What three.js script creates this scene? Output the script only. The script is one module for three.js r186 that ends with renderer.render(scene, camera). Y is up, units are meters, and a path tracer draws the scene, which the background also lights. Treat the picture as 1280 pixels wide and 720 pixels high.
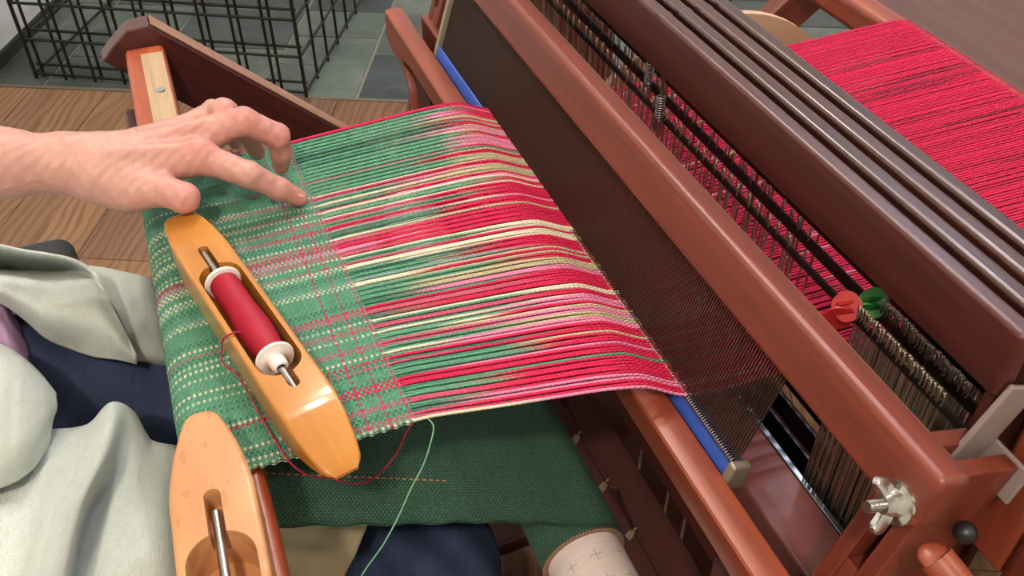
import * as THREE from 'three';
import { RoundedBoxGeometry } from 'three/addons/geometries/RoundedBoxGeometry.js';
import { mergeGeometries, mergeVertices, toCreasedNormals } from 'three/addons/utils/BufferGeometryUtils.js';
import { RectAreaLightUniformsLib } from 'three/addons/lights/RectAreaLightUniformsLib.js';
import { Brush, Evaluator, SUBTRACTION } from 'three-bvh-csg';

// ---------------------------------------------------------------- camera, lights, exposure
// x runs along the warp towards the back of the loom, z along the weft towards the camera, y up
RectAreaLightUniformsLib.init();
const scene = new THREE.Scene();
scene.background = new THREE.Color(0x0a0a0a);
const camera = new THREE.PerspectiveCamera(33.94, 1280 / 720, 0.02, 30);
const pitch = 41.4 * Math.PI / 180, yaw = 21.2 * Math.PI / 180;
camera.position.set(-0.078, 1.165, 0.521);
camera.lookAt(camera.position.clone().add(new THREE.Vector3(Math.cos(pitch) * Math.sin(yaw), -Math.sin(pitch), -Math.cos(pitch) * Math.cos(yaw))));
const renderer = new THREE.WebGLRenderer({ antialias: true });
renderer.toneMapping = THREE.LinearToneMapping;
renderer.toneMappingExposure = 0.66;
renderer.shadowMap.enabled = true;
const ROOM_TURN = -25.5 * Math.PI / 180, CEILING = 2.45;
// ceiling lamps: x, z, candela, colour, label
const LAMPS = [
  [-0.50, 1.15, 9.5, 0xfff0dc, 'round ceiling lamp above the loom, nearest to the weaver'],
  [1.25, -0.70, 4.4, 0xe2eaff, 'added round ceiling lamp above the back of the loom, standing in for window daylight'],  // cool lamp added in place of daylight from a window
  [0.34, -1.17, 5.0, 0xfff4e6, 'added round ceiling lamp above the wire crate, brightening the left wall'],  // unseen lamp, added and placed to brighten the left wall
  [0.20, -0.55, 2.2, 0xfff2e2, 'round ceiling lamp above the middle of the loom'],
  [1.35, 1.25, 2.6, 0xfff0dc, 'round ceiling lamp to the right behind the camera'],
];

// ---------------------------------------------------------------- helpers
function rng(seed) { let a = seed >>> 0; return () => { a = (a + 0x6D2B79F5) | 0; let t = Math.imul(a ^ (a >>> 15), 1 | a); t = (t + Math.imul(t ^ (t >>> 7), 61 | t)) ^ t; return ((t ^ (t >>> 14)) >>> 0) / 4294967296; }; }
const V = (x, y, z) => new THREE.Vector3(x, y, z);
const lerp = (a, b, t) => a + (b - a) * t, clamp = (x, a = 0, b = 1) => Math.min(b, Math.max(a, x));
const smooth = (a, b, x) => { const t = clamp((x - a) / (b - a)); return t * t * (3 - 2 * t); };
const used = new Map();
function numbered(n) { const k = used.get(n) || 0; used.set(n, k + 1); return k ? n + '_' + String(k).padStart(3, '0') : n; }
function tag(o, label, category, group, kind) { if (label) o.userData.label = label; if (category) o.userData.category = category; if (group) o.userData.group = group; if (kind) o.userData.kind = kind; return o; }
function thing(name, label, category, pos = [0, 0, 0], group) { const o = new THREE.Group(); o.name = numbered(name); o.position.set(...pos); scene.add(o); return tag(o, label, category, group); }
function mesh(name, geo, mat, parent) { const m = new THREE.Mesh(geo, mat); m.name = parent === scene ? numbered(name) : name; m.castShadow = m.receiveShadow = true; parent.add(m); return m; }
function merge(list) { return mergeGeometries(list.map(g => { const h = g.index ? g.toNonIndexed() : g.clone(); for (const k of Object.keys(h.attributes)) if (!['position', 'normal', 'uv'].includes(k)) h.deleteAttribute(k); if (!h.attributes.uv) h.setAttribute('uv', new THREE.BufferAttribute(new Float32Array(h.attributes.position.count * 2), 2)); return h; }), false); }
// box-projected uv in metres, u along the grain axis
function grain(geo, axis, du = 0, dv = 0) {
  let g = geo.index ? geo.toNonIndexed() : geo; const p = g.attributes.position, n = p.count, uv = new Float32Array(n * 2);
  if (!g.attributes.normal) g.computeVertexNormals(); const no = g.attributes.normal;
  for (let f = 0; f < n; f += 3) {
    let s = [0, 0, 0]; for (let k = 0; k < 3; k++) { s[0] += Math.abs(no.getX(f + k)); s[1] += Math.abs(no.getY(f + k)); s[2] += Math.abs(no.getZ(f + k)); }
    const ax = [0, 1, 2].filter(a => a !== axis), v = s[ax[0]] > s[ax[1]] ? ax[1] : ax[0];
    for (let k = 0; k < 3; k++) { const c = [p.getX(f + k), p.getY(f + k), p.getZ(f + k)]; uv[(f + k) * 2] = c[axis] + du; uv[(f + k) * 2 + 1] = c[v] + dv + (v === ax[0] ? 0 : .037); }
  }
  g.setAttribute('uv', new THREE.BufferAttribute(uv, 2)); return g;
}
function box(w, h, d, r = 0.003, axis = null, seg = 2) { const g = new RoundedBoxGeometry(w, h, d, seg, Math.min(r, w / 2.01, h / 2.01, d / 2.01)); const a = axis ?? [w, h, d].indexOf(Math.max(w, h, d)); return grain(g, a, w * 7.3 + d * 3.1, h * 5.7); }
function spanBox(x0, x1, y0, y1, z0, z1, r = 0.003, axis = null) { return box(x1 - x0, y1 - y0, z1 - z0, r, axis).translate((x0 + x1) / 2, (y0 + y1) / 2, (z0 + z1) / 2); }
const yAxis = V(0, 1, 0);
function rod(a, b, r, seg = 8, r2 = r) { const d = b.clone().sub(a), g = new THREE.CylinderGeometry(r2, r, d.length(), seg, 1); g.applyQuaternion(new THREE.Quaternion().setFromUnitVectors(yAxis, d.normalize())); return g.translate((a.x + b.x) / 2, (a.y + b.y) / 2, (a.z + b.z) / 2); }
function tube(pts, r, seg = 40, rad = 6) { return new THREE.TubeGeometry(new THREE.CatmullRomCurve3(pts.map(p => p.isVector3 ? p : V(...p))), seg, r, rad, false); }

// periodic value noise
function hash(x, y, s) { let h = Math.imul(x, 374761393) ^ Math.imul(y, 668265263) ^ Math.imul(s, 974711); h = Math.imul(h ^ (h >>> 13), 1274126177); return ((h ^ (h >>> 16)) >>> 0) / 4294967296; }
function pnoise(x, y, px, py, s) { const xi = Math.floor(x), yi = Math.floor(y), fx = x - xi, fy = y - yi, u = fx * fx * (3 - 2 * fx), v = fy * fy * (3 - 2 * fy); const m = (a, b) => ((a % b) + b) % b; const x0 = m(xi, px), x1 = m(xi + 1, px), y0 = m(yi, py), y1 = m(yi + 1, py); return lerp(lerp(hash(x0, y0, s), hash(x1, y0, s), u), lerp(hash(x0, y1, s), hash(x1, y1, s), u), v); }
function fbm(u, v, fx, fy, s, oct = 4) { let a = 0, w = .5, t = 0; for (let o = 0; o < oct; o++) { a += w * pnoise(u * fx, v * fy, fx, fy, s + o * 17); t += w; w *= .5; fx *= 2; fy *= 2; } return a / t; }
function texture(w, h, fn, color = true, rep = null) {
  const d = new Uint8Array(w * h * 4);
  for (let y = 0; y < h; y++) for (let x = 0; x < w; x++) { const c = fn(x / w, y / h, x, y), i = (y * w + x) * 4; if (color) { d[i] = clamp(c[0], 0, 255); d[i + 1] = clamp(c[1], 0, 255); d[i + 2] = clamp(c[2], 0, 255); } else d[i] = d[i + 1] = d[i + 2] = clamp(c, 0, 1) * 255; d[i + 3] = 255; }
  const t = new THREE.DataTexture(d, w, h); t.wrapS = t.wrapT = THREE.RepeatWrapping; t.magFilter = THREE.LinearFilter; t.minFilter = THREE.LinearMipmapLinearFilter; t.generateMipmaps = true; if (color) t.colorSpace = THREE.SRGBColorSpace; if (rep) t.repeat.set(...rep); t.needsUpdate = true; return t;
}
const mix3 = (a, b, t) => [lerp(a[0], b[0], t), lerp(a[1], b[1], t), lerp(a[2], b[2], t)];
function woodMap(dark, light, seed, { lu = .5, lv = .16, rings = 7, size = 512, streak = .5, pores = .25 } = {}) {
  return texture(size, size, (u, v) => {
    const w = fbm(u, v, 2, 4, seed) * 1.6, ring = .5 + .5 * Math.sin((v * rings + w) * 2 * Math.PI);
    const fine = fbm(u, v, 4, 64, seed + 5, 3), pore = fbm(u, v, 16, 160, seed + 9, 2) > .62 ? 1 : 0;
    return mix3(dark, light, clamp(ring * (1 - streak) * .8 + fine * streak + .12 - pore * pores));
  }, true, [1 / lu, 1 / lv]);
}
const M = {};
const phys = o => new THREE.MeshPhysicalMaterial(o), std = o => new THREE.MeshStandardMaterial(o);
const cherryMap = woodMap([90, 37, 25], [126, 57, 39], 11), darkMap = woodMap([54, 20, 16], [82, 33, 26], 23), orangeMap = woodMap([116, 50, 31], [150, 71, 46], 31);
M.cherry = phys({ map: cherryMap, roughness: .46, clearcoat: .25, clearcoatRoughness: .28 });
M.shade = std({ map: woodMap([56, 22, 19], [82, 36, 30], 59), roughness: .7 });  // matte dark wood; on the beater legs it stands for shadow
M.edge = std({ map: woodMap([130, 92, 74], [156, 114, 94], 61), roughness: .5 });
M.plum = phys({ map: woodMap([84, 34, 30], [112, 52, 46], 57), roughness: .52, clearcoat: .2, clearcoatRoughness: .5 });
M.dark = phys({ map: darkMap, roughness: .42, clearcoat: .3, clearcoatRoughness: .28 });
M.orange = phys({ map: orangeMap, roughness: .45, clearcoat: .3, clearcoatRoughness: .3 });
M.amber = phys({ map: woodMap([138, 58, 28], [176, 84, 44], 33), roughness: .45, clearcoat: .3, clearcoatRoughness: .3 });
M.brown = phys({ map: woodMap([70, 43, 34], [96, 62, 50], 37, { lu: 1.1, lv: .3 }), roughness: .5, clearcoat: .15, clearcoatRoughness: .4 });
M.shaft = phys({ map: woodMap([46, 22, 18], [76, 38, 31], 41), roughness: .36, clearcoat: .45, clearcoatRoughness: .2 });
M.worn = std({ map: woodMap([160, 134, 104], [184, 158, 126], 43, { streak: .7 }), roughness: .6 });
M.shuttle = phys({ map: woodMap([168, 106, 36], [196, 134, 54], 47, { lu: .4, lv: .2, rings: 3, streak: .35, pores: .05 }), roughness: .35, clearcoat: .7, clearcoatRoughness: .12 });
M.maple = phys({ map: texture(512, 512, (u, v) => { const a = fbm(u, v, 3, 12, 5), p = fbm(u, v, 24, 40, 8, 2); return mix3([176, 120, 76], [202, 150, 102], clamp(a * 1.2 - (p > .74 ? .55 : 0))); }, true, [4, 5]), roughness: .45, clearcoat: .35, clearcoatRoughness: .25 });
M.steel = std({ color: 0xa8a6a2, metalness: 1, roughness: .28 });
M.zinc = std({ color: 0xd0cec8, metalness: 1, roughness: .22 });
M.wire = std({ color: 0x8a7c6a, metalness: .9, roughness: .34 });
M.heddle = std({ color: 0x9c8e7e, metalness: .75, roughness: .28 });
M.reedWire = std({ color: 0x64544a, metalness: .8, roughness: .36 });
M.black = std({ color: 0x1c1c14, roughness: .32, metalness: .2 });
M.rubber = std({ color: 0x16191c, roughness: .42 });
M.blackBar = std({ color: 0x1a1614, roughness: .4, metalness: .3 });
M.blue = std({ color: 0x3c5fc0, roughness: .5 });
M.white = std({ color: 0xece7e4, roughness: .4 });
M.wall = std({ color: 0xe6eaea, roughness: .85 });
M.ceiling = std({ color: 0xcfccc6, roughness: .9 });
M.base = std({ color: 0x2a2c2b, roughness: .6 });
M.plastic = phys({ color: 0x9a8c88, roughness: .35, transmission: .25, thickness: 0 });

// ---------------------------------------------------------------- room: walls, ceiling, floor, lamps
const room = (x, y, z) => V(x, y, z).applyAxisAngle(yAxis, ROOM_TURN);
const RX0 = -1.31, RX1 = 3.1, RZ0 = -3.3, RZ1 = 2.7;
function struct(name, geo, mat) { const m = mesh(name, geo, mat, scene); m.rotation.y = ROOM_TURN; return tag(m, null, null, null, 'structure'); }
const slab = (x0, x1, y0, y1, z0, z1) => new THREE.BoxGeometry(x1 - x0, y1 - y0, z1 - z0).translate((x0 + x1) / 2, (y0 + y1) / 2, (z0 + z1) / 2);
struct('wall_left', slab(RX0 - .1, RX0, 0, CEILING, RZ0 - .1, RZ1 + .1), M.wall);
struct('wall_right', slab(RX1, RX1 + .1, 0, CEILING, RZ0 - .1, RZ1 + .1), M.wall);
struct('wall_back', slab(RX0, RX1, 0, CEILING, RZ0 - .1, RZ0), M.wall);
struct('wall_front', slab(RX0, RX1, 0, CEILING, RZ1, RZ1 + .1), M.wall);
struct('ceiling', slab(RX0 - .1, RX1 + .1, CEILING, CEILING + .1, RZ0 - .1, RZ1 + .1), M.ceiling);
struct('dark_strip_left', slab(RX0, RX0 + .012, 0, .03, RZ0, RZ1), M.base);  // thin dark strip along the foot of the left wall
{
  const floor = new THREE.Group(); floor.name = 'floor'; floor.rotation.y = ROOM_TURN; scene.add(floor); tag(floor, null, null, null, 'structure');
  mesh('subfloor', slab(RX0, RX1, -.1, -.012, RZ0, RZ1), std({ color: 0x3a2a20, roughness: .9 }), floor);
  const grout = std({ map: texture(128, 128, (u, v) => { const n = fbm(u, v, 16, 16, 3); return [120 + 20 * n, 118 + 20 * n, 106 + 20 * n]; }), roughness: .9 });
  const B = -1.473;
  mesh('grout', slab(RX0, RX1, -.012, -.003, RZ0, B), grout, floor);
  mesh('threshold_strip', slab(RX0, RX1, -.012, .0015, B - .004, B + .006), std({ color: 0x6e6558, roughness: .7 }), floor);
  // planks of old pine, running into the distance
  const r = rng(5), pineMats = [];
  for (let k = 0; k < 5; k++) {
    const dk = [[84, 54, 36], [96, 64, 44], [78, 52, 36], [104, 70, 48], [92, 62, 44]][k], lt = [[140, 102, 72], [152, 112, 78], [128, 94, 68], [158, 120, 86], [142, 108, 80]][k];
    pineMats.push(std({ map: texture(256, 512, (v, u) => { const w = (fbm(u, v, 2, 2, 60 + k) * 3.4 + fbm(u, v, 5, 3, 66 + k) * .9), c = Math.abs(((v * 9 + w + .9 * Math.exp(-((v - .5) ** 2) * 9) * (fbm(u, .3, 3, 1, 90 + k))) % 1) - .5) * 2; const fine = fbm(u, v, 6, 60, 70 + k, 3); return mix3(dk, lt, clamp(.15 + .75 * smooth(.0, .7, c) * (.35 + .5 * fbm(u, v, 2, 6, 80 + k, 2)) + fine * .45)); }), roughness: .38 }));
  }
  const P = .19; let i = 0;
  for (let x = -.795 - 3 * P; x < RX1; x += P, i++) {
    let z = B + .006; const x0 = Math.max(RX0, x + .0008), x1 = Math.min(RX1, x + P - .0008); if (x1 - x0 < .01) continue;
    let first = true;
    while (z < RZ1 - .02) {
      let L = first ? .4 + r() * 1.3 : .9 + r() * .9; first = false; if (x > 1.2) L = 4; const z1 = Math.min(RZ1, z + L); const zz = RZ1 - z1 < .25 ? RZ1 : z1;
      const h = .012, g = new RoundedBoxGeometry(x1 - x0, h, zz - z - .0015, 1, .0012); const p = g.attributes.position, uv = g.attributes.uv, ou = r(), ov = r();
      for (let k = 0; k < p.count; k++) uv.setXY(k, p.getX(k) / P * .98 + .5 + 0 * ou, p.getZ(k) / .75 + ov);
      const m = mesh('floor_plank', g, pineMats[Math.floor(r() * 5)], floor); m.position.set((x0 + x1) / 2, -h / 2 - r() * .0007, (z + zz) / 2); z = zz;
    }
  }
  // slate tiles in two alternating column widths
  const slateMats = [[80, 92, 92], [98, 112, 108], [66, 76, 80], [110, 122, 116], [74, 82, 80]].map((c, k) => std({ map: texture(256, 256, (u, v) => { const n = fbm(u, v, 3, 3, 100 + k, 5), f = fbm(u, v, 14, 20, 130 + k, 3); const q = .72 + .4 * n + .22 * (f - .5); return [c[0] * q * 1.05, c[1] * q * 1.03, c[2] * q]; }), bumpMap: slateBump(), bumpScale: .003, roughness: .42 }));
  function slateBump() { slateBump.t ??= texture(256, 256, (u, v) => fbm(u, v, 4, 5, 150, 5), false); return slateBump.t; }
  const cols = []; { let x = -.373, k = 1; while (x < RX1) { const w = k % 2 ? .314 : .235; cols.push([x, w, k % 2 ? .2355 : .157]); x += w; k++; } x = -.373; k = 0; while (x > RX0) { const w = k % 2 ? .314 : .235; x -= w; cols.push([x, w, k % 2 ? .2355 : .157]); k++; } }
  const rs = rng(77);
  for (const [x, w, h] of cols) for (let z = B - .005, j = 0; z > RZ0; z -= h, j++) {
    const x0 = Math.max(RX0, x + .0035), x1 = Math.min(RX1, x + w - .0035), z0 = Math.max(RZ0, z - h + .007); if (x1 - x0 < .02 || z - z0 < .02) continue;
    const g = new RoundedBoxGeometry(x1 - x0, .009, z - z0, 1, .002), p = g.attributes.position, uv = g.attributes.uv, ou = rs(), ov = rs(), fl = rs() < .5 ? 1 : -1;
    for (let k = 0; k < p.count; k++) uv.setXY(k, p.getX(k) * 3 * fl + ou, p.getZ(k) * 3 + ov);
    const m = mesh('slate_tile', g, slateMats[Math.floor(rs() * 5)], floor); m.position.set((x0 + x1) / 2, -.0045 + (rs() - .5) * .0015, (z + z0) / 2);
  }
}
for (const [x, z, cd, col, label] of LAMPS) {
  const t = thing('ceiling_lamp', label, 'ceiling lamp', [x, CEILING, z]);
  mesh('lamp_trim', new THREE.TorusGeometry(.095, .012, 8, 32).rotateX(Math.PI / 2).translate(0, -.004, 0), M.white, t);
  mesh('lamp_diffuser', new THREE.CylinderGeometry(.09, .09, .01, 32).translate(0, -.005, 0), std({ color: 0xffffff, emissive: new THREE.Color(col), emissiveIntensity: 14 }), t);
  const l = new THREE.PointLight(col, cd, 0, 2); l.position.set(0, -.09, 0); l.castShadow = true; l.shadow.radius = 2.6; l.name = 'lamp_light'; t.add(l);
}

// ---------------------------------------------------------------- the loom frame
const LX = -.045;                       // middle of the loom along z
const loom = thing('floor_loom', 'reddish cherry wood floor loom holding the striped warp', 'loom', [0, 0, 0]);
{
  // breast beam: the cloth passes over it; orange with a pale worn top
  const bb = mesh('breast_beam', spanBox(-.1275, -.089, .676, .7180, -.432, .40, .006, 2), M.amber, loom);
  const wornShape = spanBox(-.1125, -.0915, .7175, .7188, -.412, -.205, .0005, 2); mesh('worn_top', wornShape, M.worn, bb);
  const screw = new THREE.Group(); screw.name = 'screw'; screw.position.set(-.101, .7195, -.331); bb.add(screw);
  mesh('screw_head', new THREE.CylinderGeometry(.0042, .0048, .0016, 20), M.zinc, screw);
  mesh('front_rail', spanBox(-.142, -.128, .60, .672, -.395, -.31, .003, 2), M.dark, loom);
  // diagonal cross legs
  const leg = (a, b, z, w, th, mat, name) => { const d = b.clone().sub(a), L = d.length(); const g = box(L, w, th, .004, 0).rotateZ(Math.atan2(d.y, d.x)).translate((a.x + b.x) / 2, (a.y + b.y) / 2, z); return mesh(name, g, mat, loom); };
  for (const z of [-.418, .43]) {
const fl = new THREE.Shape(); [[-.147, .709], [-.134, .722], [-.118, .735], [-.099, .7365], [.62, .075], [.58, .038], [-.091, .655]].forEach((q, k) => k ? fl.lineTo(...q) : fl.moveTo(...q));
    mesh('front_leg', grain(new THREE.ExtrudeGeometry(fl, { depth: .022, bevelEnabled: true, bevelSize: .002, bevelThickness: .002, bevelSegments: 2 }).rotateZ(.7435), 0).rotateZ(-.7435).translate(0, 0, z < 0 ? -.455 : .44), M.dark, loom);
    mesh('pale_edge', box(.72, .0015, .021, .0005, 0).rotateZ(-.7435).translate(.1688, .4950, z < 0 ? -.444 : .451), M.edge, loom);  // thin paler strip along the top edge of the leg
    leg(V(.03, .145, 0), V(.70, .695, 0), z + (z < 0 ? .03 : -.03), .05, .024, M.cherry, 'rear_leg');
  }
  mesh('back_beam', spanBox(.626, .658, .682, .717, -.60, .42, .010, 2), M.orange, loom);
  // castle: two sides, front cross plank and inner brace
  for (const [z, s] of [[.366, 1], [-.43, -1]]) {
    const side = mesh('castle_side', spanBox(.272, .42, .02, .812, z - .014, z + .014, .006, 1), M.cherry, loom);
    mesh('castle_cap', spanBox(.276, .33, .70, .815, z - .014 - s * .029, z + .014 - s * .029, .004, 1), M.orange, side);
  }
  mesh('front_plank', spanBox(.214, .256, .52, .632, -.40, .318, .003, 2), M.plum, loom);
  mesh('plank_sheen', spanBox(.2525, .2575, .56, .6335, -.40, .318, .001, 2), std({ color: 0x4a4c50, roughness: .25, metalness: .6 }), loom);  // grey metal strip stands in for the bluish sheen on the plank
  mesh('castle_brace', spanBox(.34, .36, .38, .50, -.41, .35, .003, 2), M.dark, loom);
  mesh('castle_rail', spanBox(.37, .395, .05, .36, -.41, .35, .003, 2), M.dark, loom);
  mesh('bumper_plate', box(.024, .058, .0035, .0015, 1).rotateZ(-.42).translate(.2585, .797, .3185), M.plastic, loom);
  const peg = mesh('dowel_peg', rod(V(.196, .779, .362), V(.225, .735, .46), .0085, 20), M.orange, loom);
  mesh('peg_end', new THREE.SphereGeometry(.0085, 16, 10).scale(1, .5, 1).translate(.196, .779, .362), M.orange, peg);
  mesh('knob', new THREE.SphereGeometry(.006, 16, 12).translate(.236, .756, .346), M.rubber, loom);
  // lower bars in the shade below the warp
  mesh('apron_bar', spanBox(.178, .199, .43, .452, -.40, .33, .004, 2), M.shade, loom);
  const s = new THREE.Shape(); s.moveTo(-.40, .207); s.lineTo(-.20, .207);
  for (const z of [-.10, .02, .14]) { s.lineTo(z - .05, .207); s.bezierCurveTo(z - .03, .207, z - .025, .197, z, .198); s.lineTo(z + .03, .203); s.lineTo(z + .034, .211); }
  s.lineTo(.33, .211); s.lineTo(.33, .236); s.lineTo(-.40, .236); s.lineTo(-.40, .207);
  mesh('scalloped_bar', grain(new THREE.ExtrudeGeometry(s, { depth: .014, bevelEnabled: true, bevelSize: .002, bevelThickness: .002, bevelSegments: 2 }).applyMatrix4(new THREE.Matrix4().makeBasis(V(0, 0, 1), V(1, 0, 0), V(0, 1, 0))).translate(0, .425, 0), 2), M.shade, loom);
  const cordMat = std({ color: 0x8c7e68, roughness: .9 });
  const knot = new THREE.TorusKnotGeometry(.0026, .0011, 40, 6, 2, 3);
  for (const z of [-.14, -.075, .0, .06, .115]) mesh('cord_knot', merge([knot.clone().translate(0, 0, 0), rod(V(0, 0, 0), V(.002, .014, .004), .001), rod(V(0, 0, 0), V(-.001, -.02, .002), .001)]).translate(.190, .459, z), cordMat, loom);
  for (const z of [-.03, .03, .065]) mesh('tie_cord', merge([rod(V(.285, .30, z), V(.285, .61, z), .0016), knot.clone().scale(1.5, 1.5, 1.5).translate(.285, .56, z)]), cordMat, loom);
  for (const z of [-.30, -.18, -.05, .07, .19, .3]) mesh('treadle', box(.62, .03, .055, .006, 0).rotateZ(.1).translate(.16, .09, z * .9), M.dark, loom);
}
// warp beam behind: pale round flange and drum
{
  const t = thing('warp_beam', 'warp beam with a pale tan round flange behind the shafts', 'beam', [.475, .535, 0]);
  mesh('flange', new THREE.CylinderGeometry(.182, .182, .009, 64).rotateX(Math.PI / 2).translate(0, 0, -.285), std({ color: 0xc4a187, roughness: .6 }), t);
  mesh('drum', new THREE.CylinderGeometry(.045, .045, .72, 32).rotateX(Math.PI / 2).translate(0, 0, -.045), M.dark, t);
}
{
  const t = thing('rear_bench', 'wide plain brown wooden bench top behind the back beam', 'bench', [1.03, 0, -.1]);
  for (let k = 0; k < 3; k++) mesh('bench_plank', box(.222, .03, 1.5, .004, 2).translate(-.235 + k * .226, .672 - k * .0015, 0), M.brown, t);
  for (const x of [-.26, .26]) for (const z of [-.65, .65]) mesh('leg', box(.05, .657, .05, .004, 1).translate(x, .3285, z), M.brown, t);
}

// ---------------------------------------------------------------- beater with reed
const lean = 17 * Math.PI / 180, RZF = -.350, RZN = .236;
const leanP = (t, n, z) => V(.18 + Math.sin(lean) * t - Math.cos(lean) * n, .70 + Math.cos(lean) * t + Math.sin(lean) * n, z);
function leanBox(t0, t1, n0, n1, z0, z1, r, axis) { const g = box(n1 - n0, t1 - t0, z1 - z0, r, axis, 4); g.rotateZ(-lean); const c = leanP((t0 + t1) / 2, (n0 + n1) / 2, (z0 + z1) / 2); return g.translate(c.x, c.y, c.z); }
{
  const t = thing('loom_beater', 'swinging cherry wood beater carrying the fine metal reed in front of the shafts', 'beater', [0, 0, 0]);
  // race board with arched underside, knobbed ends and legs
  const s = new THREE.Shape();
  s.moveTo(-.462, .694); s.lineTo(-.462, .672); s.bezierCurveTo(-.460, .660, -.435, .656, -.415, .664); s.bezierCurveTo(-.395, .672, -.38, .6765, -.35, .677); s.lineTo(.26, .677); s.bezierCurveTo(.29, .6765, .305, .672, .325, .664); s.bezierCurveTo(.345, .656, .37, .660, .372, .672); s.lineTo(.372, .694); s.lineTo(-.462, .694);
  const cut = (sh, depth, x, bev) => grain(toCreasedNormals(new THREE.ExtrudeGeometry(sh, { depth, bevelEnabled: true, bevelSize: bev, bevelThickness: bev, bevelSegments: 3, curveSegments: 10 }), .5).rotateY(-Math.PI / 2).translate(x, 0, 0), 2);
  mesh('race_beam', cut(s, .014, .168, .004), M.orange, t);
  for (const [m, c] of [[1, 0], [-1, 2 * LX]]) {     // far leg, near leg mirrored about the middle of the loom
    const q = (z) => c + m * z, leg = new THREE.Shape(); leg.moveTo(q(-.445), .662); leg.bezierCurveTo(q(-.42), .652, q(-.395), .642, q(-.388), .60); leg.lineTo(q(-.388), .06); leg.lineTo(q(-.345), .06); leg.lineTo(q(-.345), .675); leg.lineTo(q(-.445), .675);
    mesh('leg', cut(leg, .012, .176, .001), M.shade, t);  // shadow on the leg is put into its dark wood colour
    const rim = new THREE.Shape(); rim.moveTo(q(-.452), .660); rim.bezierCurveTo(q(-.425), .652, q(-.398), .642, q(-.391), .60); rim.lineTo(q(-.391), .06); rim.lineTo(q(-.386), .06); rim.lineTo(q(-.386), .60); rim.bezierCurveTo(q(-.392), .645, q(-.42), .657, q(-.447), .665);
    mesh('lit_rim', cut(rim, .020, .176, .001), M.orange, t);  // brighter strip added for the lit outer edge of the leg
  }
  mesh('race_edge', spanBox(.1722, .1738, .675, .6885, -.40, .36, .0005, 2), std({ color: 0x8d8280, roughness: .4 }), t);
  mesh('top_beam', leanBox(.083, .1175, -.006, .0155, -.44, .348, .0045, 2), M.cherry, t);
  for (const z of [-.413, .323]) {
    const arm = mesh('side_arm', merge([leanBox(-.30, .106, -.058, -.0095, z - .015, z - .0045, .0015, 1), leanBox(-.30, .106, -.058, -.0095, z + .0045, z + .015, .0015, 1), leanBox(-.30, .02, -.057, -.0105, z - .0045, z + .0045, .0005, 1)]), M.cherry, t);
    mesh('strap', leanBox(.085, .1075, -.0605, -.0575, z - .019, z + .021, .001, 1), M.plastic, arm);
  }
  mesh('end_block', spanBox(.184, .25, .62, .70, -.436, -.362, .003, 2), M.cherry, t);
  // reed: fine upright dents, blue binding below, pale end bars
  const reed = new THREE.Group(); reed.name = 'reed'; t.add(reed); tag(reed, 'fine metal reed bound in blue');
  const wires = []; const N = 250;
  for (let k = 0; k < N; k++) { const z = lerp(RZF + .004, RZN - .003, k / (N - 1)); const b = new THREE.BoxGeometry(.0015, .112, .0006); b.rotateZ(-lean); const c = leanP(.042, 0, z); wires.push(b.translate(c.x, c.y, c.z)); }
  tag(mesh('reed_dents', merge(wires), M.reedWire, reed), null, null, null, 'stuff');
  const bindPts = t0 => [leanP(t0, 0, RZF), leanP(t0, 0, RZN)];
  mesh('blue_binding', leanBox(-.010, .003, .0008, .0034, RZF, RZN - .002, .0025, 2), M.blue, reed);
  mesh('back_binding', leanBox(-.012, .003, -.006, -.0012, RZF, RZN - .002, .002, 2), M.blue, reed);
  const coil = []; for (let k = 0; k < 118; k++) { const c = leanP(.0045, .003, lerp(-.01, RZN - .004, k / 117)); coil.push(new THREE.TorusGeometry(.0022, .0006, 4, 8).rotateZ(-lean).translate(c.x, c.y, c.z)); }
  tag(mesh('spacing_coil', merge(coil), M.wire, reed), null, null, null, 'stuff');
  mesh('end_bar', leanBox(-.012, .10, -.0045, .0045, RZF - .006, RZF, .001, 1), std({ color: 0xa79d88, roughness: .45, metalness: .4 }), reed);
  mesh('end_cap', leanBox(-.014, .0065, -.007, .0075, RZN - .003, RZN + .004, .002, 1), std({ color: 0x9a9284, roughness: .4, metalness: .6 }), reed);
  mesh('top_binding', leanBox(.108, .1150, -.0072, -.0058, RZF - .02, RZN + .08, .0004, 2), std({ color: 0x7d7a54, roughness: .5 }), reed);
  // wing nut on its bolt at the near end of the top beam
  const c = leanP(.089, .0155, .335), nut = new THREE.Group(); nut.name = 'wing_nut'; nut.position.copy(c); nut.rotation.z = Math.PI - lean; nut.scale.setScalar(.86); t.add(nut); tag(nut, 'shiny metal wing nut with washer');
  const ax = (g) => g.rotateZ(-Math.PI / 2);
  mesh('washer', ax(new THREE.CylinderGeometry(.0128, .0132, .002, 36)).translate(.001, 0, 0), M.zinc, nut);
  const wings = [ax(new THREE.CylinderGeometry(.0055, .0085, .010, 24)).translate(.007, 0, 0)];
  for (const sgn of [-1, 1]) { const sh = new THREE.Shape(); sh.moveTo(.003, 0); sh.lineTo(.011, 0); sh.bezierCurveTo(.013, .008, .020, .011, .0215, .0155); sh.bezierCurveTo(.0215, .020, .016, .0205, .013, .018); sh.bezierCurveTo(.008, .014, .004, .009, .003, 0); const w = new THREE.ExtrudeGeometry(sh, { depth: .003, bevelEnabled: true, bevelSize: .001, bevelThickness: .001, bevelSegments: 3 }).translate(0, 0, -.0015); w.scale(.8, .8, 1).rotateX(sgn > 0 ? .55 : .55 + Math.PI); wings.push(w); }
  mesh('nut', toCreasedNormals(merge(wings), .7), M.zinc, nut);
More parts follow.
